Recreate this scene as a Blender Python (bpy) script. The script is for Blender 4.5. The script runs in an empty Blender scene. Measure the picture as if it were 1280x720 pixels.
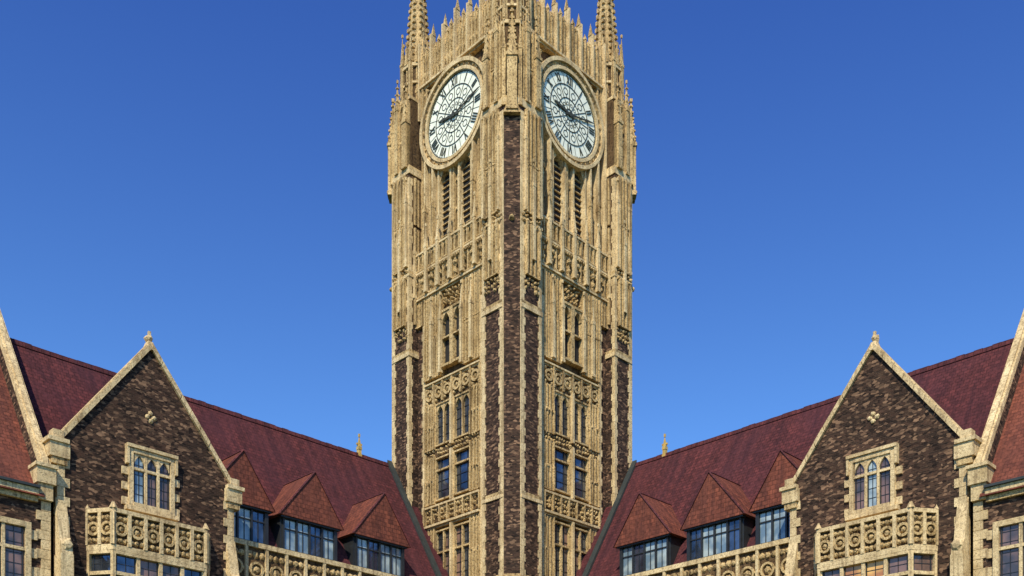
import bpy, bmesh, math, random
from mathutils import Vector
R=random.Random(7)
sc=bpy.context.scene
rad=math.radians
# ------------------------------------------------------------ materials
def newmat(name):
    m=bpy.data.materials.new(name); m.use_nodes=True
    nt=m.node_tree; b=nt.nodes['Principled BSDF']
    return m,nt,b
def N(nt,t,**k):
    n=nt.nodes.new(t)
    for a,v in k.items(): setattr(n,a,v)
    return n
def ramp(nt,stops):
    r=N(nt,'ShaderNodeValToRGB'); e=r.color_ramp.elements
    while len(e)<len(stops): e.new(0.5)
    for i,(p,c) in enumerate(stops):
        e[i].position=p; e[i].color=(c[0],c[1],c[2],1)
    return r
def noise(nt,vec,scale,detail=4,rough=0.6):
    n=N(nt,'ShaderNodeTexNoise'); n.inputs['Scale'].default_value=scale
    n.inputs['Detail'].default_value=detail; n.inputs['Roughness'].default_value=rough
    nt.links.new(vec,n.inputs['Vector']); return n
def mix(nt,f,a,b,mode='MIX'):
    m=N(nt,'ShaderNodeMix',data_type='RGBA',blend_type=mode)
    for s,v in ((0,f),(6,a),(7,b)):
        if hasattr(v,'links') or hasattr(v,'is_linked'): nt.links.new(v,m.inputs[s])
        elif s==0: m.inputs[0].default_value=v
        else: m.inputs[s].default_value=(v[0],v[1],v[2],1)
    return m.outputs[2]
def bump(nt,b,h,strength,dist):
    n=N(nt,'ShaderNodeBump'); n.inputs['Strength'].default_value=strength; n.inputs['Distance'].default_value=dist
    nt.links.new(h,n.inputs['Height']); nt.links.new(n.outputs[0],b.inputs['Normal'])

def mat_stone(name,base,dark,stain=0.55,bumpd=0.12,carved=False):
    m,nt,b=newmat(name); tc=N(nt,'ShaderNodeTexCoord'); o=tc.outputs['Object']
    n1=noise(nt,o,0.9,5); n2=noise(nt,o,9.0 if not carved else 6.5,6,0.75); n3=noise(nt,o,26,3)
    r1=ramp(nt,[(0.3,[c*f for c,f in zip(base,(.70,.65,.58))]),(0.66,[min(1,c*1.17) for c in base])])
    nt.links.new(n1.outputs[0],r1.inputs[0])
    r2=ramp(nt,[(0.40,(1,1,1)),(0.50,(0,0,0))]); nt.links.new(n2.outputs[0],r2.inputs[0])
    mm=N(nt,'ShaderNodeMath',operation='MULTIPLY'); nt.links.new(r2.outputs[0],mm.inputs[0]); mm.inputs[1].default_value=stain
    c=mix(nt,mm.outputs[0],r1.outputs[0],dark)
    mp=N(nt,'ShaderNodeMapping'); mp.inputs['Scale'].default_value=(4.6,4.6,0.22); nt.links.new(o,mp.inputs[0])
    n4=noise(nt,mp.outputs[0],1.0,4); r4=ramp(nt,[(0.52,(0,0,0)),(0.64,(1,1,1))]); nt.links.new(n4.outputs[0],r4.inputs[0])
    mm2=N(nt,'ShaderNodeMath',operation='MULTIPLY'); nt.links.new(r4.outputs[0],mm2.inputs[0]); mm2.inputs[1].default_value=stain*0.85
    c=mix(nt,mm2.outputs[0],c,dark)
    r3=ramp(nt,[(0.3,(0.78,0.78,0.78)),(0.7,(1.15,1.15,1.15))]); nt.links.new(n3.outputs[0],r3.inputs[0])
    c=mix(nt,1.0,c,r3.outputs[0],'MULTIPLY')
    nt.links.new(c,b.inputs['Base Color']); b.inputs['Roughness'].default_value=0.9
    b.inputs['Specular IOR Level'].default_value=0.2
    bump(nt,b,n2.outputs[0],0.8,bumpd)
    return m
def mat_brick(name,dark,mid,light,mortar):
    m,nt,b=newmat(name); tc=N(nt,'ShaderNodeTexCoord'); uv=tc.outputs['UV']
    br=N(nt,'ShaderNodeTexBrick'); nt.links.new(uv,br.inputs['Vector'])
    br.inputs['Scale'].default_value=1.0; br.inputs['Brick Width'].default_value=0.24; br.inputs['Row Height'].default_value=0.085
    br.inputs['Mortar Size'].default_value=0.008; br.inputs['Bias'].default_value=-0.1
    br.inputs['Color1'].default_value=(*dark,1); br.inputs['Color2'].default_value=(*mid,1); br.inputs['Mortar'].default_value=(*mortar,1)
    mp=N(nt,'ShaderNodeMapping'); mp.inputs['Scale'].default_value=(4.2,9.0,1); nt.links.new(uv,mp.inputs[0])
    vo=N(nt,'ShaderNodeTexVoronoi'); vo.inputs['Scale'].default_value=1.2; nt.links.new(mp.outputs[0],vo.inputs['Vector'])
    sp=N(nt,'ShaderNodeSeparateColor'); nt.links.new(vo.outputs['Color'],sp.inputs[0])
    r=ramp(nt,[(0.0,(0,0,0)),(0.66,(0,0,0)),(0.95,(1,1,1))]); nt.links.new(sp.outputs[0],r.inputs[0])
    c=mix(nt,r.outputs[0],br.outputs['Color'],light)
    rd=ramp(nt,[(0.0,(0.25,0.25,0.27)),(0.4,(1,1,1)),(1,(1,1,1))]); nt.links.new(sp.outputs[1],rd.inputs[0])
    c=mix(nt,1.0,c,rd.outputs[0],'MULTIPLY')
    n=noise(nt,tc.outputs['Object'],0.8,5); r2=ramp(nt,[(0.3,(0.65,0.65,0.65)),(0.7,(1.25,1.2,1.15))]); nt.links.new(n.outputs[0],r2.inputs[0])
    c=mix(nt,1.0,c,r2.outputs[0],'MULTIPLY')
    nt.links.new(c,b.inputs['Base Color']); b.inputs['Roughness'].default_value=0.85
    b.inputs['Specular IOR Level'].default_value=0.2
    bump(nt,b,sp.outputs[2],0.8,0.04)
    return m
def mat_tile(name,a,bb,c3):
    m,nt,b=newmat(name); tc=N(nt,'ShaderNodeTexCoord'); uv=tc.outputs['UV']
    br=N(nt,'ShaderNodeTexBrick'); nt.links.new(uv,br.inputs['Vector'])
    br.inputs['Scale'].default_value=1.0; br.inputs['Brick Width'].default_value=0.3; br.inputs['Row Height'].default_value=0.24
    br.inputs['Mortar Size'].default_value=0.022; br.inputs['Mortar Smooth'].default_value=0.4
    br.inputs['Color1'].default_value=(*a,1); br.inputs['Color2'].default_value=(*bb,1); br.inputs['Mortar'].default_value=(a[0]*.35,a[1]*.35,a[2]*.35,1)
    n=noise(nt,tc.outputs['Object'],0.45,6); r=ramp(nt,[(0.42,(0,0,0)),(0.62,(1,1,1))]); nt.links.new(n.outputs[0],r.inputs[0])
    c=mix(nt,r.outputs[0],br.outputs['Color'],c3)
    n2=noise(nt,tc.outputs['Object'],7,3); r2=ramp(nt,[(0.3,(0.5,0.5,0.5)),(0.7,(1.45,1.45,1.45))]); nt.links.new(n2.outputs[0],r2.inputs[0])
    c=mix(nt,1.0,c,r2.outputs[0],'MULTIPLY')
    c=mix(nt,0.35,c,br.outputs['Color'],'MIX')
    mp=N(nt,'ShaderNodeMapping'); mp.inputs['Scale'].default_value=(2.6,0.16,1); nt.links.new(uv,mp.inputs[0])
    n4=noise(nt,mp.outputs[0],1.0,5); r4=ramp(nt,[(0.35,(0.68,0.70,0.76)),(0.65,(1.2,1.12,1.05))]); nt.links.new(n4.outputs[0],r4.inputs[0])
    c=mix(nt,1.0,c,r4.outputs[0],'MULTIPLY')
    nt.links.new(c,b.inputs['Base Color']); b.inputs['Roughness'].default_value=0.8
    b.inputs['Specular IOR Level'].default_value=0.2
    s=N(nt,'ShaderNodeSeparateXYZ'); nt.links.new(uv,s.inputs[0])
    d=N(nt,'ShaderNodeMath',operation='DIVIDE'); nt.links.new(s.outputs[1],d.inputs[0]); d.inputs[1].default_value=0.24
    f=N(nt,'ShaderNodeMath',operation='FRACT'); nt.links.new(d.outputs[0],f.inputs[0])
    bump(nt,b,f.outputs[0],-0.7,0.05)
    return m
def mat_plain(name,col,rough=0.7,metal=0.0,nscale=3.0,var=0.25):
    m,nt,b=newmat(name); tc=N(nt,'ShaderNodeTexCoord')
    n=noise(nt,tc.outputs['Object'],nscale,4); r=ramp(nt,[(0.3,[c*(1-var) for c in col]),(0.7,[min(1,c*(1+var)) for c in col])])
    nt.links.new(n.outputs[0],r.inputs[0]); nt.links.new(r.outputs[0],b.inputs['Base Color'])
    b.inputs['Roughness'].default_value=rough; b.inputs['Metallic'].default_value=metal
    return m
def mat_glass(name,col,metal,c2=None,coat=0.6):
    m,nt,b=newmat(name); tc=N(nt,'ShaderNodeTexCoord'); o=tc.outputs['Object']
    n=noise(nt,o,0.9,2); r=ramp(nt,[(0.4,col),(0.6,c2 or [c*0.5 for c in col])]); nt.links.new(n.outputs[0],r.inputs[0])
    nt.links.new(r.outputs[0],b.inputs['Base Color']); b.inputs['Metallic'].default_value=metal
    b.inputs['Roughness'].default_value=0.08
    b.inputs['Coat Weight'].default_value=coat; b.inputs['Coat Roughness'].default_value=0.03
    n2=noise(nt,o,1.5,2); bump(nt,b,n2.outputs[0],0.25,0.03)
    return m
M={}
M['stone']=mat_stone('limestone',(0.66,0.475,0.225),(0.095,0.055,0.026),0.8,0.08)
M['shade_soot']=mat_stone('shaded_sooty_limestone',(0.15,0.092,0.043),(0.025,0.015,0.009),0.85,0.12,True)  # backing stone: deep recess shade painted into the colour, along with soot
M['carved']=mat_stone('carved_limestone',(0.66,0.47,0.22),(0.06,0.034,0.016),0.85,0.15,True)
M['trim']=mat_stone('pale_limestone',(0.74,0.57,0.31),(0.19,0.12,0.06),0.6,0.05)
M['brick']=mat_brick('dark_brick',(0.032,0.018,0.012),(0.080,0.040,0.025),(0.26,0.155,0.09),(0.08,0.055,0.036))
M['tile']=mat_tile('maroon_roof_tile',(0.120,0.032,0.032),(0.066,0.019,0.021),(0.078,0.024,0.029))
M['tile2']=mat_tile('russet_roof_tile',(0.22,0.068,0.040),(0.12,0.038,0.026),(0.15,0.05,0.033))
M['dark']=mat_plain('dark_painted_frame',(0.018,0.02,0.022),0.5)
M['lead']=mat_plain('lead_flashing',(0.03,0.036,0.033),0.6)
M['glass']=mat_glass('window_glass',(0.14,0.17,0.22),0.75,(0.045,0.06,0.085))
M['blind']=mat_glass('blinded_window_glass',(0.45,0.52,0.50),0.1,(0.15,0.22,0.27),0.4)
M['warm']=mat_glass('amber_glow_window',(0.78,0.45,0.13),0.0,(0.40,0.17,0.06),0.15)  # orange glow on the bay panes is painted into their base colour
M['rose']=mat_glass('curtained_window',(0.26,0.15,0.11),0.1,(0.07,0.06,0.06),0.3)
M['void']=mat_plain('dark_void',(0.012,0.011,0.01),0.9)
M['clock']=mat_plain('clock_opal_glass',(0.86,0.87,0.70),0.75,0,2.5,0.12)
M['iron']=mat_plain('black_iron',(0.035,0.038,0.025),0.7)
M['gold']=mat_plain('gilded_stone',(0.62,0.42,0.13),0.45,0.3)
M['wood']=mat_plain('oak_door',(0.12,0.06,0.03),0.6)
M['grass']=mat_plain('grass',(0.05,0.09,0.025),0.95,0,0.8,0.5)
M['paving']=mat_stone('paving',(0.30,0.28,0.25),(0.14,0.13,0.12),0.3,0.02)
MN=list(M); MI={k:i for i,k in enumerate(MN)}
# ------------------------------------------------------------ mesh builder
class MB:
    def __init__(s): s.v=[];s.f=[];s.m=[];s.xf=lambda a,b,c:(a,b,c)
    def add(s,vs,fs,m):
        o=len(s.v); s.v+= [s.xf(*p) for p in vs]
        for f in fs: s.f.append([i+o for i in f]); s.m.append(MI[m])
    def box(s,a0,a1,b0,b1,c0,c1,m):
        s.add([(a0,b0,c0),(a1,b0,c0),(a1,b1,c0),(a0,b1,c0),(a0,b0,c1),(a1,b0,c1),(a1,b1,c1),(a0,b1,c1)],
              [(0,3,2,1),(4,5,6,7),(0,1,5,4),(1,2,6,5),(2,3,7,6),(3,0,4,7)],m)
    def loft(s,A,B,m):
        n=len(A); s.add(A+B,[tuple(range(n))[::-1],tuple(range(n,2*n))]+[(i,(i+1)%n,n+(i+1)%n,n+i) for i in range(n)],m)
    def ext(s,pts,d0,d1,m): s.loft([(a,d0,z) for a,z in pts],[(a,d1,z) for a,z in pts],m)
    def extz(s,pts,z0,z1,m,pts2=None): s.loft([(a,b,z0) for a,b in pts],[(a,b,z1) for a,b in (pts2 or pts)],m)
    def spire(s,pts,z0,ap,m):
        n=len(pts); s.add([(a,b,z0) for a,b in pts]+[ap],[tuple(range(n))[::-1]]+[(i,(i+1)%n,n) for i in range(n)],m)
    def bar(s,p,q,w,d0,d1,m):
        dx,dz=q[0]-p[0],q[1]-p[1]; L=math.hypot(dx,dz) or 1; nx,nz=-dz/L*w/2,dx/L*w/2
        s.ext([(p[0]+nx,p[1]+nz),(q[0]+nx,q[1]+nz),(q[0]-nx,q[1]-nz),(p[0]-nx,p[1]-nz)],d0,d1,m)
    def ring(s,ca,cz,r0,r1,d0,d1,m,n=56):
        vs=[];fs=[]
        for i in range(n):
            t=2*math.pi*i/n; c,q=math.cos(t),math.sin(t)
            vs+=[(ca+r0*c,d0,cz+r0*q),(ca+r1*c,d0,cz+r1*q),(ca+r1*c,d1,cz+r1*q),(ca+r0*c,d1,cz+r0*q)]
            j=(i+1)%n
            for k in range(4): fs.append((i*4+k,i*4+(k+1)%4,j*4+(k+1)%4,j*4+k))
        s.add(vs,fs,m)
    def dome(s,a,z,d,r,h,m,n=6,sq=1.0):
        t0=R.random()*6; vs=[];k=0
        for rr,hh in ((1,-.02),(.62,.75)):
            for i in range(n):
                t=t0+i*6.2832/n; q=rr*r*R.uniform(.75,1.2); vs.append((a+q*math.cos(t),d+h*hh,z+q*sq*math.sin(t)))
        vs.append((a,d+h,z)); fs=[tuple(range(n))]
        for i in range(n):
            j=(i+1)%n; fs+=[(i,j,n+j,n+i),(n+i,n+j,2*n)]
        s.add(vs,fs,m)
    def carve(s,a0,a1,z0,z1,d,cell,h,m='carved'):
        na=max(1,int((a1-a0)/cell)); nz=max(1,int((z1-z0)/cell)); ca=(a1-a0)/na; cz=(z1-z0)/nz
        for i in range(na):
            for j in range(nz):
                if R.random()<.1: continue
                s.dome(a0+(i+.5+R.uniform(-.18,.18))*ca,z0+(j+.5+R.uniform(-.18,.18))*cz,d,min(ca,cz)*R.uniform(.34,.5),h*R.uniform(.6,1.2),m,5,R.uniform(.9,1.4))
    def head(s,a0,a1,zs,zt,d0,d1,m,zcap=None):
        zc=zt if zcap is None else zcap; am=(a0+a1)/2; T=[0,.08,.25,.5,.75,1]
        for A,B in ((a0,am),(a1,am)):
            s.ext([(A,zc),(A,zs)]+[(A+(B-A)*t,zs+(zt-zs)*(t**.6)*.93) for t in T[1:]]+[(B,zc)],d0,d1,m)
    def blind(s,a0,a1,z0,z1,d0,d1,n,m='stone',rib=.09,foil=True):
        w=(a1-a0)/n
        s.box(a0,a1,d0,d1+.0,z0,z0+.09,m)
        for i in range(n+1):
            c=a0+i*w; s.box(c-rib/2,c+rib/2,d0,d1+(.07 if i in(0,n) else .03),z0-.02,z1,m)
        for i in range(n):
            s.head(a0+i*w+rib/2,a0+(i+1)*w-rib/2,z1-w*1.1,z1-.06,d0,d1-.03,m,z1)
            if foil: s.dome(a0+(i+.5)*w,z0+.35+R.random()*.1,d0,w*.3,(d1-d0)*.8,'carved')
    def win(s,a0,a1,z0,z1,d0,d1,n,tr=(),arch=False,g='glass',fr='stone',fw=.16,mw=.1,cames=True,gl=None):
        w=(a1-a0)/n
        s.box(a0-fw,a0,d0,d1,z0-fw,z1+fw,fr); s.box(a1,a1+fw,d0,d1,z0-fw,z1+fw,fr)
        s.box(a0,a1,d0,d1+.02,z1,z1+fw,fr); s.box(a0-.0,a1+.0,d0,d1+.05,z0-fw,z0,fr)
        for i in range(n):
            gg=(gl[i%len(gl)] if gl else g)
            s.box(a0+i*w,a0+(i+1)*w-.004,d0-.05,d0+.03,z0,z1,gg)
            if i: s.box(a0+i*w-mw/2,a0+i*w+mw/2,d0,d1-.03,z0,z1,fr)
            if arch: s.head(a0+i*w+mw/2,a0+(i+1)*w-mw/2,z1-w*.8,z1-.03,d0,d1-.05,fr,z1)
            if cames:
                c=a0+(i+.5)*w; s.box(c-.014,c+.014,d0+.02,d0+.055,z0,z1,'dark')
                k=z0+.45
                while k<z1-.2: s.box(a0+i*w,a0+(i+1)*w,d0+.02,d0+.05,k-.012,k+.012,'dark'); k+=.45
                for e in (a0+i*w+mw/2,a0+(i+1)*w-mw/2-.05): s.box(e,e+.05,d0+.02,d0+.07,z0,z1,'dark')
        for t in tr: s.box(a0,a1,d0,d1-.035,t-mw/2,t+mw/2,fr)
    def pinn(s,ca,cd,z0,w,hs,hp,m='stone',crk=True):
        h=w/2; sq=lambda q:[(ca-q,cd-q),(ca+q,cd-q),(ca+q,cd+q),(ca-q,cd+q)]
        s.extz(sq(h),z0,z0+hs,m); s.extz(sq(h*1.22),z0+hs-.12,z0+hs+.06,m)
        s.extz(sq(h*1.2),z0-.02,z0+.14,m)
        for sx,sy in ((1,0),(-1,0),(0,1),(0,-1)):
            if sx: s.spire([(ca+sx*h*1.15,cd-h),(ca+sx*h*1.15,cd+h),(ca+sx*h*.4,cd)],z0+hs+.05,(ca+sx*h*.95,cd,z0+hs+w*1.1),m)
            else: s.spire([(ca-h,cd+sy*h*1.15),(ca+h,cd+sy*h*1.15),(ca,cd+sy*h*.4)],z0+hs+.05,(ca,cd+sy*h*.95,z0+hs+w*1.1),m)
        zb=z0+hs+.06; s.spire(sq(h*.92),zb,(ca,cd,zb+hp),m)
        if crk:
            n=max(3,int(hp/.42))
            for i in range(1,n):
                t=i/n; q=h*.92*(1-t)+.02; z=zb+hp*t; k=max(.035,w*.09)
                for sx in(1,-1):
                    for sy in(1,-1): s.box(ca+sx*q-k,ca+sx*q+k,cd+sy*q-k,cd+sy*q+k,z-k,z+k*1.2,m)
        k=max(.05,w*.16); s.box(ca-k,ca+k,cd-k,cd+k,zb+hp-.12,zb+hp+.08,m)
    def obj(s,name,parent,mir=False):
        vs=[(-x,y,z) for x,y,z in s.v] if mir else s.v
        me=bpy.data.meshes.new(name); me.from_pydata(vs,[],s.f)
        for k in MN: me.materials.append(M[k])
        me.polygons.foreach_set('material_index',s.m)
        bm=bmesh.new(); bm.from_mesh(me); bmesh.ops.recalc_face_normals(bm,faces=bm.faces)
        uv=bm.loops.layers.uv.new('UVMap')
        for f in bm.faces:
            n=f.normal
            if abs(n.z)>.999: t=Vector((1,0,0)); b=Vector((0,1,0))
            else: t=Vector((0,0,1)).cross(n).normalized(); b=n.cross(t)
            for l in f.loops: l[uv].uv=(l.vert.co.dot(t),l.vert.co.dot(b))
        bm.to_mesh(me); bm.free()
        used=sorted(set(s.m)); remap={u:i for i,u in enumerate(used)}
        idx=[remap[p.material_index] for p in me.polygons]
        me.materials.clear()
        for u in used: me.materials.append(M[MN[u]])
        me.polygons.foreach_set('material_index',idx)
        o=bpy.data.objects.new(name,me); sc.collection.objects.link(o); o.parent=parent
        return o
def empty(name,loc,rz):
    e=bpy.data.objects.new(name,None); e.location=loc; e.rotation_euler=(0,0,rz); e.empty_display_size=1
    sc.collection.objects.link(e); return e
# ------------------------------------------------------------ TOWER
S=11.7; W=2.4; C=.67; CC=S/2
DL=-.85; DU=-1.2
tower=empty('clock_tower',(0,60,0),rad(45))
def face(k):
    c,q=[(1,0),(0,1),(-1,0),(0,-1)][k]
    def f(s,d,z):
        x,y=-d-CC,s-CC; return (c*x-q*y+CC,q*x+c*y+CC,z)
    return f
walls=MB(); trim=MB(); wins=MB(); clk=MB(); pin=MB(); bricks=MB(); carv=MB()
walls.box(-DL,S+DL,-DL,S+DL,0,39.7,'shade_soot')
walls.box(-DU,S+DU,-DU,S+DU,39.7,51.3,'shade_soot')
cs,cz=CC,47.3
for k in range(4):
    F=face(k)
    for b in (walls,trim,wins,clk,pin,bricks,carv): b.xf=F
    a0,a1=W,S-W; D=DL; p0,p1=3.3,S-3.3
    for q0,q1,e in ((a0,p0-.22,p0-.22),(p1+.22,a1,p1)):
        bricks.box(q0,q1,D,D+.12,0,35.0,'brick')
        z=1.3;i=0
        while z<34.9:
            x=.1 if i%2 else 0
            trim.box(e-(x if e<CC else 0),e+.22+(x if e>CC else 0),D,D+.3,z,z+.45,'trim'); z+=.462;i+=1
        trim.blind(q0+.05,q1-.05,35.1,36.6,D,D+.3,2)
    for (z0,z1) in ((4.6,7.6),(9.2,12.2),(13.6,16.4)):
        wins.win(4.1,5.7,z0,z1,D,D+.3,2,(z0+2,)); wins.win(6.0,7.6,z0,z1,D,D+.3,2,(z0+2,))
    if k in(0,1):
        wins.box(5.0,6.7,D,D+.15,0,3.0,'wood'); wins.box(4.7,5.0,D,D+.4,0,3.2,'trim'); wins.box(6.7,7.0,D,D+.4,0,3.2,'trim'); wins.box(4.7,7.0,D,D+.45,3.2,3.5,'trim')
    def row(z0,z1,tr,arch,g,nl=2,e=0):
        wins.win(4.3,5.66,z0,z1,D,D+.24,nl,tr,arch,gl=g,fw=.1,mw=.11,cames=False)
        wins.win(6.04,7.4,z0,z1,D,D+.24,nl,tr,arch,gl=g[::-1],fw=.1,mw=.11,cames=False)
        for c in (4.64,5.32,6.38,7.06):
            wins.box(c-.02,c+.02,D+.02,D+.08,z0,z1,'dark')
        zz=z0+.6
        while zz<z1-.2:
            for c0,c1 in ((4.3,5.66),(6.04,7.4)): wins.box(c0,c1,D+.02,D+.07,zz-.018,zz+.018,'dark')
            zz+=.6
        trim.box(5.77,5.93,D,D+.42,z0-.3,z1+.3,'trim')
        zm=(z0+z1)/2
        for q0,q1 in ((p0+.02,4.16),(7.54,p1-.02)):
            trim.blind(q0,q1,z0-.2,zm-.02,D,D+.3,3,rib=.09)
            trim.blind(q0,q1,zm,z1+.25,D,D+.27,3,rib=.09)
            carv.carve(q0+.05,q1-.05,zm-.25,zm+.15,D+.26,.2,.14)
    def cornice(z,p=.42,h=.16,w0=p0,w1=p1):
        trim.box(w0,w1,D,D+p,z,z+h,'trim'); trim.box(w0,w1,D,D+p*.7,z-.12,z-.001,'stone'); trim.box(w0,w1,D,D+p*.45,z+h+.001,z+h+.1,'stone')
    row(18.2,21.6,(20.3,),False,['glass','rose'])
    cornice(22.0,.42,.14)
    carv.box(p0,p1,D,D+.2,22.3,23.15,'shade_soot'); carv.carve(p0+.1,p1-.1,22.32,23.14,D+.2,.27,.2)
    for i in range(8): trim.box(p0+i*(p1-p0)/7-.05,p0+i*(p1-p0)/7+.05,D+.2,D+.4,22.2,23.2,'stone')
    cornice(23.2,.4,.12)
    row(23.65,26.2,(25.5,),False,['glass'],1)
    carv.box(p0,p1,D,D+.16,26.4,26.95,'shade_soot'); carv.carve(p0+.1,p1-.1,26.42,26.95,D+.16,.24,.16)
    row(27.1,29.6,(),True,['glass'],2)
    carv.box(p0,p1,D,D+.16,29.75,31.0,'shade_soot')
    for i in range(6):
        w=(p1-p0)/6; c=p0+(i+.5)*w
        carv.ring(c,30.38,.22,.36,D+.16,D+.32,'stone',12); carv.dome(c,30.38,D+.16,.17,.18,'carved')
        for a,b in ((-.28,.42),(.28,.42),(-.28,-.42),(.28,-.42)): carv.dome(c+a,30.38+b,D+.16,.15,.16,'carved')
        trim.box(p0+i*w-.05,p0+i*w+.05,D+.1,D+.36,29.75,31.0,'stone')
    cornice(31.05,.36,.1)
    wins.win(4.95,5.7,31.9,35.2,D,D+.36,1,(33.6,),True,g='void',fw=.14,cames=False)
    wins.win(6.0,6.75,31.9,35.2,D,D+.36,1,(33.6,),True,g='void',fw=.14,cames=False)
    for q0,q1,n in ((p0+.02,3.95,3),(4.05,4.78,3),(6.92,7.65,3),(7.75,p1-.02,3)):
        for z0,z1 in ((31.4,34.0),(34.05,36.6)):
            trim.blind(q0,q1,z0,z1,D,D+.25+R.uniform(0,.1),n,rib=.09)
    carv.carve(4.9,6.8,35.5,36.6,D,.25,.35)
    for c in (4.0,4.86,6.84,7.7): pin.pinn(c,D+.38,31.5,.2,3.4,1.5,'trim',False)
    cornice(36.75,.4,.12,a0,a1)
    # belt: panelled tracery with foliage
    for z0,z1 in ((36.95,38.25),):
        carv.blind(a0+.02,a1-.02,z0,z1,D,D+.34,18,'stone',.09)
    for i in range(10):
        w=(a1-a0)/9; carv.dome(a0+i*w,37.85,D+.3,.22,.24,'carved'); carv.dome(a0+i*w,37.3,D+.3,.16,.2,'carved')
    for i in range(0,37):
        carv.dome(a0+.05+i*(a1-a0-.1)/36,38.3,D+.3,.13,.2,'carved')
    cornice(38.4,.44,.12,a0,a1)
    carv.blind(a0+.02,a1-.02,38.6,39.6,D,D+.4,18,'stone',.09)
    for i in range(0,19,3):
        w=(a1-a0)/18; pin.pinn(a0+.05+i*w*.985,D+.46,37.0,.2,2.9,1.3,'trim',False)
    trim.box(a0,a1,D,D+.46,39.6,39.72,'trim')
    # ---------- belfry with louvres and ribs
    D=DU
    lou=((4.4,5.4),(6.3,7.3))
    for l0,l1 in lou:
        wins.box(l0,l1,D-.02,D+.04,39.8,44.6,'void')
        z=40.0
        while z<44.3:
            wins.ext([(l0,z),(l1,z),(l1,z+.06),(l0,z+.06)],D+.04,D+.14,'stone'); z+=.38
        trim.box(l0-.13,l0,D,D+.42,39.7,44.8,'trim'); trim.box(l1,l1+.13,D,D+.42,39.7,44.8,'trim')
        trim.head(l0,l1,43.7,44.5,D,D+.34,'stone',45.0)
    s_=a0+.12; i=0
    while s_<a1-.05:
        if not any(l0-.2<s_<l1+.2 for l0,l1 in lou):
            ds=abs(s_-cs); zt=cz-math.sqrt(3.05**2-ds*ds) if ds<3.0 else 50.6
            dp=.6 if i%3==0 else (.2 if i%3==1 else .36)
            trim.box(s_-.065,s_+.065,D,D+dp,39.75,zt+.05,'trim' if i%3==0 else 'stone')
            if i%3==0 and zt<46: pin.pinn(s_,D+.55,39.8,.2,2.6,1.0,'stone',False)
        s_+=.25; i+=1
    for q0,q1 in ((a0+.1,4.1),(5.6,6.1),(7.6,a1-.1)):
        for zz in (41.6,43.4): trim.head(q0,q1,zz-.5,zz,D,D+.25,'stone',zz+.06)
    # ---------- clock
    clk.ring(cs,cz,2.93,3.15,D,D+.62,'trim'); clk.ring(cs,cz,2.71,2.925,D,D+.46,'stone'); clk.ring(cs,cz,2.51,2.705,D,D+.54,'trim')
    for i in range(36):
        t=i*math.pi/18; clk.dome(cs+2.82*math.cos(t),cz+2.82*math.sin(t),D+.46,.1,.1,'carved')
    clk.ext([(cs+2.52*math.cos(i*math.pi/32),cz+2.52*math.sin(i*math.pi/32)) for i in range(64)],D,D+.40,'clock')
    d0,d1=D+.402,D+.43
    clk.ring(cs,cz,2.42,2.47,d0,d1,'iron'); clk.ring(cs,cz,1.72,1.77,d0,d1,'iron'); clk.ring(cs,cz,.96,1.0,d0,d1,'iron',32); clk.ring(cs,cz,.30,.36,d0,d1,'iron',24)
    P=lambda r,t,o=0:(cs-(r*math.sin(t)+o*math.cos(t)),cz+r*math.cos(t)-o*math.sin(t))
    num=['XII','I','II','III','IIII','V','VI','VII','VIII','IX','X','XI']
    for h in range(12):
        t=h*math.pi/6; st=num[h]; wd={'I':.15,'V':.3,'X':.3}; tot=sum(wd[c] for c in st); o=-tot/2
        sc_=min(1,.86/tot)
        for c in st:
            w=wd[c]; a=(o)*sc_; b_=(o+w)*sc_; r0,r1=1.85,2.33
            if c=='I': clk.bar(P(r0,t,(a+b_)/2),P(r1,t,(a+b_)/2),.065,d0,d1+.01,'iron')
            if c=='V': clk.bar(P(r1,t,a+.04),P(r0,t,(a+b_)/2),.07,d0,d1+.01,'iron'); clk.bar(P(r1,t,b_-.04),P(r0,t,(a+b_)/2),.04,d0,d1+.012,'iron')
            if c=='X': clk.bar(P(r1,t,a+.04),P(r0,t,b_-.04),.07,d0,d1+.01,'iron'); clk.bar(P(r1,t,b_-.04),P(r0,t,a+.04),.04,d0,d1+.012,'iron')
            o+=w
        clk.bar(P(.36,t),P(1.72,t),.04,d0,d1-.006,'iron')
        q=P(1.36,t+math.pi/12); clk.ring(q[0],q[1],.17,.21,d0,d1-.012,'iron',10)
        clk.bar(P(1.0,t+math.pi/12),P(1.18,t+math.pi/12),.05,d0,d1-.013,'iron'); clk.bar(P(1.55,t+math.pi/12),P(2.42,t+math.pi/12),.026,d0,d1-.014,'iron')
        q=P(.66,t+math.pi/12); clk.ring(q[0],q[1],.08,.115,d0,d1-.015,'iron',8)
    for h in range(60):
        t=h*math.pi/30; clk.bar(P(2.36,t),P(2.43,t),.03,d0,d1-.016,'iron')
    for t,L,w in ((rad(278),1.35,.14),(rad(76),2.15,.09)):
        clk.bar(P(-.4,t),P(L*.75,t),w,d1+.02,d1+.05+w*.1,'iron'); a_,b_=P(L*.72,t,w*.9),P(L*.72,t,-w*.9); c_=P(L*1.08,t)
        clk.ext([a_,b_,c_],d1+.02,d1+.055+w*.1,'iron')
    clk.ring(cs,cz,.01,.14,d1,d1+.1,'iron',20)
    for sx in (-1,1):
        for i in range(90):
            a=R.uniform(0,3.35); z=R.uniform(0,3.5)
            if math.hypot(a,z)>3.3: carv.dome(cs+sx*a,cz+z,D,.18,.3,'carved')
    # hood and traceried parapet
    cornice(50.62,.42,.13,a0,a1)
    walls.box(a0-.1,a1+.1,D-.35,D+.08,50.9,52.7,'shade_soot')
    n=24; w=(a1-a0)/n
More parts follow.
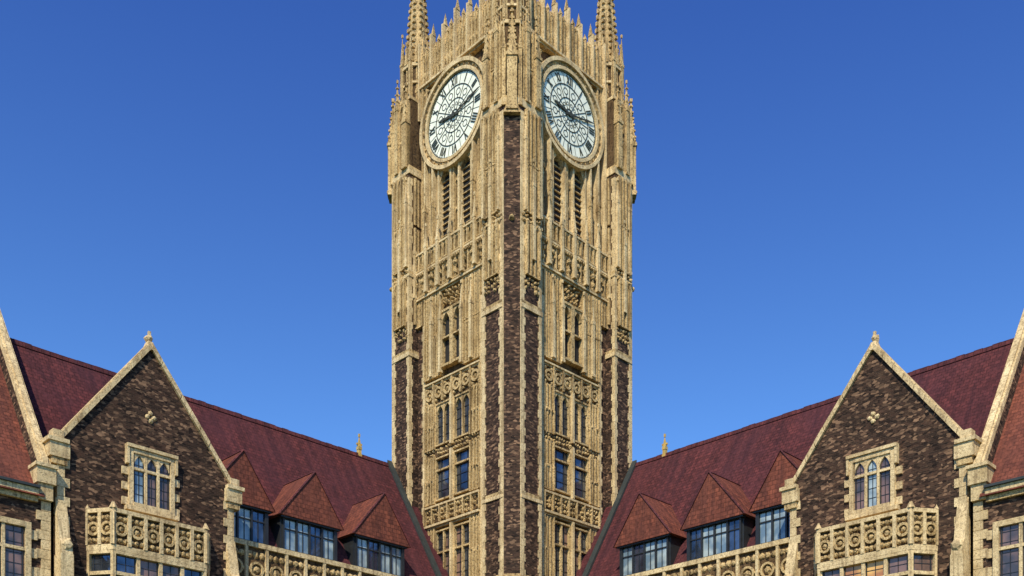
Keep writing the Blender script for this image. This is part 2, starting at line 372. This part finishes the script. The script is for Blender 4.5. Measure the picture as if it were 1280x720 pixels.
    for i in range(n+1):
        c=a0+i*w; big=(i%4==0)
        m6=i%6
        zt=53.9 if big else (53.3 if i%2==0 else 53.0)
        if 9<=i<=15: zt+=.35
        trim.box(c-.055,c+.055,D+.0,D+(.44 if big else .28),48.6 if abs(c-cs)>2.6 else 50.6,zt-.3,'trim' if big else 'stone')
        trim.spire([(c-.085,D+.0),(c+.085,D+.0),(c+.085,D+.3),(c-.085,D+.3)],zt-.3,(c,D+.15,zt+(.55 if big else .15)),'stone')
        if i<n:
            trim.head(c+.055,c+w-.055,52.2,52.6,D-.05,D+.22,'stone',52.85)
            trim.head(c+.055,c+w-.055,51.1,51.5,D+.08,D+.24,'stone',51.6)
            if 9<=i<15 or i%4!=1: trim.box(c+.055,c+w-.055,D-.05,D+.16,52.85,53.05,'stone')
    # ---------- corner pier
    def pp(o,c=C): return [(c-.41*o,o),(W+o,o),(W+o,-W-o),(-o,-W-o),(-o,-c+.41*o)]
    bricks.extz(pp(0),0,44.9,'brick')
    for z,h in ((0,1.2),(8.3,.3),(17.2,.3),(44.9,.4)):
        trim.extz(pp(.07),z,z+h,'trim'); trim.extz(pp(.07),z+h+.001,z+h+.16,'stone',pp(.012))
    sw=lambda f:(lambda a,b,z:f(-b,-a,z))
    for G in (F,sw(F)):
        for b in (trim,pin,carv,bricks,walls): b.xf=G
        for z,h in ((22.1,.2),(33.2,.26),(38.3,.16)):
            trim.box(C+.05,W+.09,-.8,.09,z,z+h,'trim'); trim.ext([(C+.08,z+h),(W+.05,z+h),(W+.05,z+h+.2),(C+.08,z+h+.2)],-.75,.05,'stone')
        z=1.4;i=0
        while z<44.6:
            h=.46
            w1=.40 if i%2 else .30
            trim.box(C-.0,C+w1,-.04,.05,z,z+h-.012,'trim')
            trim.box(W-(.16 if i%2 else .24),W+.045,-.26 if i%2 else -.18,.05,z,z+h-.012,'trim')
            z+=h;i+=1
        walls.box(C+.32,W-.1,-.02,.03,35.2,44.9,'shade_soot')
        for z0,z1 in ((35.2,38.2),(38.8,41.6),(41.65,44.8)):
            trim.blind(C+.4,W-.3,z0,z1,.02,.19,3,rib=.1)
        for c in (C+.36,W-.16): pin.pinn(c,.12,38.9,.2,4.2,1.4,'trim',False)
        for c in (C+.95,): pin.pinn(c,.16,36.2,.2,4.4,1.4,'trim',False)
        for z0,z1 in ((35.3,38.2),(38.8,41.6),(41.7,44.8)):
            for q in (.4,.7,1.0): trim.box(W-.02,W+(.16 if q!=.7 else .09),-q-.06,-q+.06,z0,z1-.1,'stone')
            trim.box(W-.02,W+.03,-1.15,-.2,z0,z1,'shade_soot')
        carv.carve(C+.1,W-.1,38.1,38.75,.07,.22,.18)
        carv.carve(C+.3,W-.1,34.3,35.15,.0,.25,.18)
        for z0,z1 in ((45.5,47.4),(47.45,49.7)): trim.blind(C+.3,W-.2,z0,z1,-.2,-.02,3,rib=.1)
        pin.pinn(W-.35,.0,45.3,.4,3.0,2.4); pin.pinn(C+.55,.02,45.3,.26,4.2,1.8)
        pin.pinn(W-.25,-.95,45.3,.3,5.4,2.2)
    for b in (trim,pin,carv,bricks,walls): b.xf=F
    ins=lambda o:[(C+o*.7,-o),(W-o*.3,-o),(W-o*.3,-W+o*.3),(o,-W+o*.3),(o,-C-o*.7)]
    walls.extz(ins(.2),45.3,49.8,'shade_soot'); trim.extz(ins(.1),49.8,50.0,'trim')
    pin.xf=lambda a,b,z,F=F:F((a-b)*.7071+.33,(a+b)*.7071-.33,z)
    pin.pinn(.0,.0,44.5,.6,3.2,3.0); pin.pinn(-.48,-.05,44.9,.22,3.4,1.8,'stone',False); pin.pinn(.48,-.05,44.9,.22,3.4,1.8,'stone',False)
    pin.spire([(-.5,.0),(.5,.0),(.5,.3),(-.5,.3)],44.3,(0,.12,45.8),'stone')
    carv.xf=pin.xf; carv.dome(0,38.35,.0,.2,.26,'carved')
    tc=1.5
    pin.xf=lambda a,b,z,F=F:F(a+tc,b-tc,z)
    oc=lambda r,ph=22.5:[(r*math.cos(rad(ph+45*i)),r*math.sin(rad(ph+45*i))) for i in range(8)]
    ZT=52.4
    pin.extz(oc(.98),49.5,ZT,'shade_soot'); pin.extz(oc(1.14),ZT-.1,ZT+.1,'trim'); pin.extz(oc(1.12),51.2,51.34,'trim')
    for x,y in oc(1.04): pin.pinn(x*1.04,y*1.04,49.6,.22,3.1,1.9,'stone',False)
    for j in range(8):
        (x,y),(u,v)=oc(1.0)[j],oc(1.0)[(j+1)%8]; pin.extz([(x*.5+u*.5-.05,y*.5+v*.5-.05),(x*.5+u*.5+.05,y*.5+v*.5-.05),(x*.5+u*.5+.05,y*.5+v*.5+.05),(x*.5+u*.5-.05,y*.5+v*.5+.05)],49.6,ZT,'stone')
    for x,y in oc(.95,0):
        pin.spire([(x-.14,y-.14),(x+.14,y-.14),(x+.14,y+.14),(x-.14,y+.14)],ZT+.1,(x,y,ZT+1.8),'stone')
    pin.spire(oc(.82),ZT+.1,(0,0,62.5),'stone')
    for j in range(1,23):
        t=j/23
        for x,y in oc(.84*(1-t)+.02):
            q=.08*(1-t)+.04; pin.box(x-q,x+q,y-q,y+q,ZT+.1+10*t-q,ZT+.1+10*t+q,'stone')
    pin.box(-.14,.14,-.14,.14,62.3,62.8,'gold')
walls.obj('tower_walls',tower); bricks.obj('brick_piers',tower); trim.obj('stone_trim',tower)
wins.obj('tower_windows',tower); clk.obj('clock_faces',tower); pin.obj('pinnacles',tower); carv.obj('carved_friezes',tower)

# ------------------------------------------------------------ WINGS
def wing(mir):
    root=empty('brick_school_wing',(0,60,0),rad(-45 if mir else 45))
    wl=MB(); rf=MB(); dm=MB(); st=MB(); wn=MB()
    def fr(y0): return lambda s,d,z:(s,y0-d,z)
    ID=lambda a,b,c:(a,b,c)
    SIDE=lambda a,b,z:(b,a,z)
    YF=5.5; ZE=17.2; SL=1.7; YR=11.03; ZR=26.6
    zr=lambda y:ZE+SL*(y-YF)
    X0=-24.4; X1=-DL-.03
    wl.box(X0,X1,YF,16.5,0,16.9,'brick')
    rf.xf=SIDE
    rf.ext([(YF-.15,zr(YF-.15)),(YR,ZR),(YR,ZR-.3),(YF-.15,zr(YF-.15)-.35)],X0+.2,X1,'tile')
    rf.ext([(2*YR-YF+.15,zr(YF-.15)),(YR+.001,ZR),(YR+.001,ZR-.3),(2*YR-YF+.15,zr(YF-.15)-.35)],X0+.2,X1,'tile')
    x=X0+.3
    while x<-.4:
        j=R.uniform(-.02,.02)
        rf.ext([(YR-.16,ZR-.18),(YR-.06,ZR+.09+j),(YR+.06,ZR+.09+j),(YR+.16,ZR-.18)],x,x+.43,'tile'); x+=.45
    rf.ext([(YF-.1,zr(YF-.1)+.02),(YR,ZR+.04),(YR,ZR+.3),(YF-.1,zr(YF-.1)+.32)],-.42,-.02,'lead')
    st.xf=fr(YF)
    st.box(-15.6,.8,-.02,.26,14.9,17.3,'shade_soot'); st.box(-15.6,.8,-.1,.42,17.3,17.55,'trim'); st.box(-15.6,.8,-.1,.45,14.7,14.92,'trim')
    x=-15.4
    while x<.5:
        st.box(x-.08,x+.08,.26,.40,14.92,17.3,'trim')
        if x<-.2:
            st.ring(x+.6,16.15,.3,.42,.26,.38,'stone',14); st.dome(x+.6,16.15,.26,.26,.15,'carved')
            for a in (-.36,0,.36):
                for b in (-.78,.78): st.dome(x+.6+a,16.15+b,.26,.2,.13,'carved')
            for a in (-.42,.42): st.dome(x+.6+a,16.15,.26,.12,.12,'carved')
        x+=1.2
    wn.xf=fr(YF)
    for z0,z1 in ((2.0,4.6),(6.2,8.9),(10.8,13.6)):
        for c in (-13.5,-10.4,-7.3,-4.2):
            wn.win(c-1.05,c+1.05,z0,z1,.02,.2,3,(z0+1.8,),g='glass')
    for di,c in enumerate((-5.3,-10.1,-14.5)):
        hw=1.8; z0,z1=17.6,19.5
        dm.xf=ID
        dm.box(c-hw,c+hw,YF+.12,YF+2.2,z0-.6,z1,'dark')
        dm.xf=fr(YF+.12)
        gl=[['blind','glass','blind','blind'],['blind','blind','glass','blind'],['glass','blind','blind','glass']][(di+(1 if mir else 0))%3]
        n=4; w=(2*hw-.3)/n
        for i in range(n):
            a=c-hw+.15+i*w
            dm.box(a+.06,a+w-.06,.0,.03,z0+.12,z1-.2,gl[i])
            dm.box(a-.05,a+.05,0,.14,z0-.1,z1-.05,'dark')
            dm.box(a,a+w,0,.09,z1-.72,z1-.66,'dark'); dm.box(a+w/2-.018,a+w/2+.018,0,.07,z0,z1-.1,'dark')
        dm.box(c+hw-.2,c+hw,0,.14,z0-.1,z1-.05,'dark')
        dm.box(c-hw-.05,c+hw+.05,-.05,.22,z0-.12,z0+.08,'lead'); dm.box(c-hw-.1,c+hw+.1,-.05,.26,z1-.14,z1+.02,'dark')
        dm.xf=ID
        e=hw+.28; yf=YF-.22; ap=22.3; ya=YF-.02; cx=c+.3; yb=YF+(ap-ZE)/SL+.3; zb=z1-.05; ybe=YF+(z1-ZE)/SL+.5
        V=[(c-e,yf,zb),(c+e,yf,zb),(cx,ya,ap),(cx,yb,ap),(c-e,ybe,zb),(c+e,ybe,zb)]
        rfv=[(0,1,2),(0,2,3,4),(1,5,3,2),(0,4,5,1),(3,5,4)]
        dm.add(V,rfv,'tile2')
        for p,q in ((0,2),(1,2),(2,3)):
            A=Vector(V[p]);B=Vector(V[q]); u=(B-A).normalized(); sd=u.cross(Vector((0,0,1))).normalized()*.07; up=Vector((0,0,.07))
            dm.loft([tuple(A+sd+up*-.3),tuple(A-sd+up*-.3),tuple(A+up)],[tuple(B+sd+up*-.3),tuple(B-sd+up*-.3),tuple(B+up)],'tile')
    st.xf=ID
    st.pinn(-2.67,YR,ZR-.1,.22,.55,.75,'gold',False); st.box(-2.87,-2.47,YR-.05,YR+.05,ZR+.62,ZR+.74,'gold')
    # ---------------- cross gable
    YG=4.3; gc=-19.8; gw=4.3; zs=19.7; zp=25.3
    wl.box(gc-gw,gc+gw,YG+.4,9,0,19.4,'brick')
    wl.xf=fr(YG)
    wl.ext([(gc-gw,0),(gc+gw,0),(gc+gw,zs),(gc,zp),(gc-gw,zs)],-.4,0,'brick')
    rf.xf=fr(YG)
    sl=(zp-zs)/gw
    rf.ext([(gc-gw-.1,19.3-.1*sl),(gc,19.3+sl*gw),(gc+gw+.1,19.3-.1*sl),(gc+gw,19.0-.1*sl),(gc,19.0+sl*gw-.1),(gc-gw,19.0-.1*sl)],-6.2,-.38,'tile')
    st.xf=fr(YG); n=9
    for sg in(-1,1):
        for i in range(n):
            t0=i/n; t1=(i+1)/n-.006; j=R.uniform(-.015,.015)
            f=lambda t,o:(gc+sg*(gw+.12)*(1-t)+sg*o*.3, zs-.12*sl+(zp-zs+.12*sl)*t+o)
            st.ext([f(t0,-.06),f(t1,-.06),f(t1,.18),f(t0,.18)],-.5,.14+j,'trim')
            st.ext([f(t0,.181),f(t1,.181),(f(t1,.26)[0]-sg*.03,f(t1,.26)[1]),(f(t0,.26)[0]-sg*.03,f(t0,.26)[1])],-.38,.04,'trim')
        kx=gc+sg*(gw+.1)
        st.box(min(kx-.55*sg,kx+.32*sg),max(kx-.55*sg,kx+.32*sg),-.55,.22,zs-.75,zs-.1,'trim')
        st.box(min(kx-.5*sg,kx+.42*sg),max(kx-.5*sg,kx+.42*sg),-.6,.3,zs-.1,zs+.08,'trim')
        st.box(min(kx-.45*sg,kx+.22*sg),max(kx-.45*sg,kx+.22*sg),-.5,.16,zs-1.05,zs-.75,'stone')
        st.box(min(kx-.3*sg,kx+.18*sg),max(kx-.3*sg,kx+.18*sg),-.3,.18,zs+.08,zs+.45,'trim')
        z=.5;i=0
        while z<zs-1.1:
            w=.5 if i%2 else .28
            a=gc+sg*gw; st.box(min(a-sg*w,a+sg*.06),max(a-sg*w,a+sg*.06),-.35,.06,z,z+.4,'trim'); z+=.42;i+=1
    st.extz([(gc-.26,-.45),(gc+.26,-.45),(gc+.26,.15),(gc-.26,.15)],zp-.15,zp+.28,'trim',[(gc-.12,-.3),(gc+.12,-.3),(gc+.12,0),(gc-.12,0)])
    st.dome(gc,zp+.48,-.3,.2,.32,'trim'); st.box(gc-.06,gc+.06,-.2,-.08,zp+.3,zp+.8,'trim')
    for q in range(4): st.dome(gc+.17*math.cos(q*1.5708),22.0+.17*math.sin(q*1.5708),-.01,.14,.12,'trim')
    wn.xf=fr(YG)
    wn.win(gc-.92,gc+.92,17.75,20.05,.02,.2,3,(19.35,),True,gl=['rose','blind','rose'] if mir else ['blind','rose','rose'],fr='trim',fw=.2,mw=.12)
    st.box(gc-1.25,gc+1.25,0,.3,20.27,20.42,'trim'); st.box(gc-1.25,gc-1.13,0,.26,19.5,20.27,'trim'); st.box(gc+1.13,gc+1.25,0,.26,19.5,20.27,'trim')
    for i,z in enumerate((17.6,18.3,19.0)):
        for sg in(-1,1): st.box(min(gc+sg*1.12,gc+sg*1.42),max(gc+sg*1.12,gc+sg*1.42),0,.1,z,z+.35,'trim')
    st.box(gc-1.3,gc+1.3,0,.3,17.35,17.55,'trim')
    bl,br_=-22.85,-16.75; pj=1.1
    plan=lambda o:[(bl-o,-.3),(bl-o,.0),(bl+.75-o*.4,pj+o),(br_-.75+o*.4,pj+o),(br_+o,.0),(br_+o,-.3)]
    st.extz(plan(-.12),.0,12.6,'stone'); st.extz(plan(-.3),12.6,15.2,'dark')
    st.extz(plan(.0),15.1,15.35,'trim'); st.extz(plan(-.14),15.35,16.8,'shade_soot'); st.extz(plan(.03),16.8,16.98,'trim'); st.extz(plan(.02),12.45,12.65,'trim')
    segs=[((bl,0),(bl+.75,pj)),((bl+.75,pj),(br_-.75,pj)),((br_-.75,pj),(br_,0))]
    base=fr(YG)
    for si,(p,q) in enumerate(segs):
        dx,dd=q[0]-p[0],q[1]-p[1]; LL=math.hypot(dx,dd); ux,ud=dx/LL,dd/LL; nx,nd=-ud,ux
        G=lambda a,o,z,p=p,ux=ux,ud=ud,nx=nx,nd=nd:base(p[0]+a*ux+o*nx,p[1]+a*ud+o*nd,z)
        st.xf=G; wn.xf=G
        n=max(1,round(LL/.78)); w=LL/n
        for i in range(n+1): st.box(i*w-.08,i*w+.08,-.14,.03,15.35,16.8,'trim')
        for i in range(n):
            c=(i+.5)*w; st.ring(c,16.08,.2,.32,-.14,-.0,'stone',12); st.dome(c,16.08,-.14,.18,.15,'carved')
            for a in (-.24,0,.24):
                for b in (-.5,.5): st.dome(c+a,16.08+b,-.14,.15,.14,'carved')
        nn=4 if si==1 else 1
        if mir: gl=['rose','warm','warm','rose']
        else: gl=['glass','rose','rose','glass']
        wn.win(.14,LL-.14,12.75,14.95,-.24,-.02,nn,(14.1,),False,gl=gl,fr='trim',fw=.14,mw=.16)
        for zz in (2.2,7.2): wn.win(.14,LL-.14,zz,zz+2.6,-.1,.02,nn,(zz+1.8,),False,gl=gl,fr='trim',fw=.12,mw=.14)
        for i in (0,n): st.spire([(i*w-.12,-.2),(i*w+.12,-.2),(i*w+.12,.04),(i*w-.12,.04)],16.98,(i*w,-.08,17.3),'trim')
    st.xf=fr(YG)
    for bx in (gc-gw+.12,gc+gw-.12):
        st.box(bx-.28,bx+.28,0,.75,0,14.6,'trim')
        G=lambda a,b,z,bx=bx:base(bx+b,a,z)
        st.xf=G; st.ext([(0,14.6),(.75,14.6),(.7,15.0),(.45,15.3),(.34,15.9),(.1,16.8),(0,17.2)],-.24,.24,'trim'); st.xf=fr(YG)
        st.dome(bx,15.0,.7,.3,.15,'trim')
    # ---------------- near block
    x1=-24.5; x0=-47; YB=4.3; SB=1.46; ze=17.5; hB=7.5
    wl.xf=ID; wl.box(x0,x1,YB,YB+2*hB,0,17.2,'brick')
    zt=ze+SB*hB
    rf.xf=SIDE
    rf.ext([(YB-.35,ze-.35*SB),(YB+hB,zt),(YB+2*hB+.35,ze-.35*SB),(YB+2*hB,ze-.5),(YB+hB,zt-.4),(YB,ze-.5)],x0,x1-.3,'tile2')
    wl.xf=SIDE; wl.ext([(YB,17),(YB,ze+.8),(YB+hB,zt+.8),(YB+2*hB,ze+.8),(YB+2*hB,17)],x1-.42,x1,'brick')
    st.xf=SIDE
    n=12
    for sd in (0,1):
        for i in range(n):
            t0=i/n; t1=(i+1)/n-.004
            def f(t,o):
                y=YB-.1+(hB+.1)*t; z=ze+.85+SB*(hB+.1)*t-.1*SB+o
                return ((y if not sd else 2*(YB+hB)-y),z)
            st.ext([f(t0,-.25),f(t1,-.25),f(t1,.38),f(t0,.38)],x1-.40,x1+.06,'trim')
            st.ext([f(t0,.381),f(t1,.381),f(t1,.56),f(t0,.56)],x1-.30,x1-.06,'trim')
            st.ext([f(t0,-.75),f(t1,-.75),f(t1,-.26),f(t0,-.26)],x1-.36,x1+.04,'stone')
    st.xf=fr(YB)
    st.box(x1-.62,x1+.2,-.5,.34,17.6,18.3,'trim'); st.box(x1-.52,x1+.1,-.4,.24,16.9,17.6,'trim'); st.box(x1-.7,x1+.26,-.5,.42,18.3,18.45,'trim')
    st.box(x0,x1-.52,0,.30,17.05,17.3,'trim'); st.box(x0,x1-.52,0,.18,16.75,17.05,'stone'); st.box(x0,x1-.5,.0,.42,17.31,17.42,'lead')
    z=.5;i=0
    while z<16.8:
        w=.55 if i%2 else .34; st.box(x1-w,x1+.06,-.35,.07,z,z+.4,'trim'); z+=.42;i+=1
    wn.xf=fr(YB)
    for cx in (-26.9,-31.5,-36.5,-41.5):
        for z0 in (2.2,7.3,12.6):
            wn.win(cx-1.35,cx+1.35,z0,z0+2.95,.02,.2,3,(z0+2.0,),False,gl=['glass','rose','rose'],fr='trim',fw=.24,mw=.14)
            for i in range(4):
                for sg in(-1,1): st.box(min(cx+sg*1.6,cx+sg*1.88),max(cx+sg*1.6,cx+sg*1.88),0,.1,z0+.1+i*.8,z0+.5+i*.8,'trim')
    wl.obj('brick_walls',root,mir); rf.obj('tiled_roof',root,mir); dm.obj('dormer_windows',root,mir)
    st.obj('stone_dressings',root,mir); wn.obj('mullioned_windows',root,mir)
wing(False); wing(True)
# ------------------------------------------------------------ ground
def sheet(name,x0,x1,y0,y1,z,mat,div=1):
    me=bpy.data.meshes.new(name); me.from_pydata([(x0,y0,z),(x1,y0,z),(x1,y1,z),(x0,y1,z)],[],[(0,1,2,3)]); me.materials.append(M[mat])
    o=bpy.data.objects.new(name,me); sc.collection.objects.link(o); return o
sheet('ground',-2500,2500,-2500,2500,0,'grass')
sheet('courtyard_path',-3,3,-30,61,.012,'paving')
# ------------------------------------------------------------ light, sky, camera
EL=44; AZ=12
sun=bpy.data.lights.new('sun','SUN'); sun.energy=5.0; sun.angle=rad(.55); sun.color=(1,.92,.74)
so=bpy.data.objects.new('sun',sun); so.rotation_euler=(rad(90-EL),0,rad(-AZ)); sc.collection.objects.link(so)
w=bpy.data.worlds.new('World'); sc.world=w; w.use_nodes=True; nt=w.node_tree
bg=nt.nodes['Background']; sky=nt.nodes.new('ShaderNodeTexSky'); sky.sky_type='NISHITA'; sky.sun_disc=False
sky.sun_elevation=rad(EL); sky.sun_rotation=rad(180+AZ); sky.air_density=1.0; sky.dust_density=0.3; sky.ozone_density=4.0; sky.altitude=300
tcw=nt.nodes.new('ShaderNodeTexCoord'); sx=nt.nodes.new('ShaderNodeSeparateXYZ'); nt.links.new(tcw.outputs['Generated'],sx.inputs[0])
rr=ramp(nt,[(0.0,(0.95,1.35,1.7)),(0.30,(0.92,1.40,1.85)),(0.62,(0.52,0.86,1.62)),(1.0,(0.4,0.65,1.3))]); nt.links.new(sx.outputs[2],rr.inputs[0])
cc=mix(nt,1.0,sky.outputs[0],rr.outputs[0],'MULTIPLY')
nt.links.new(cc,bg.inputs[0]); bg.inputs[1].default_value=0.11
cam=bpy.data.cameras.new('camera'); co=bpy.data.objects.new('camera',cam); sc.collection.objects.link(co)
co.location=(0,0,1.7); co.rotation_euler=(rad(90),0,0); cam.sensor_width=36; cam.lens=36*1300/1280; cam.shift_y=700/1280; cam.clip_end=6000
sc.camera=co
sc.view_settings.view_transform='Standard'; sc.view_settings.look='None'; sc.view_settings.exposure=0
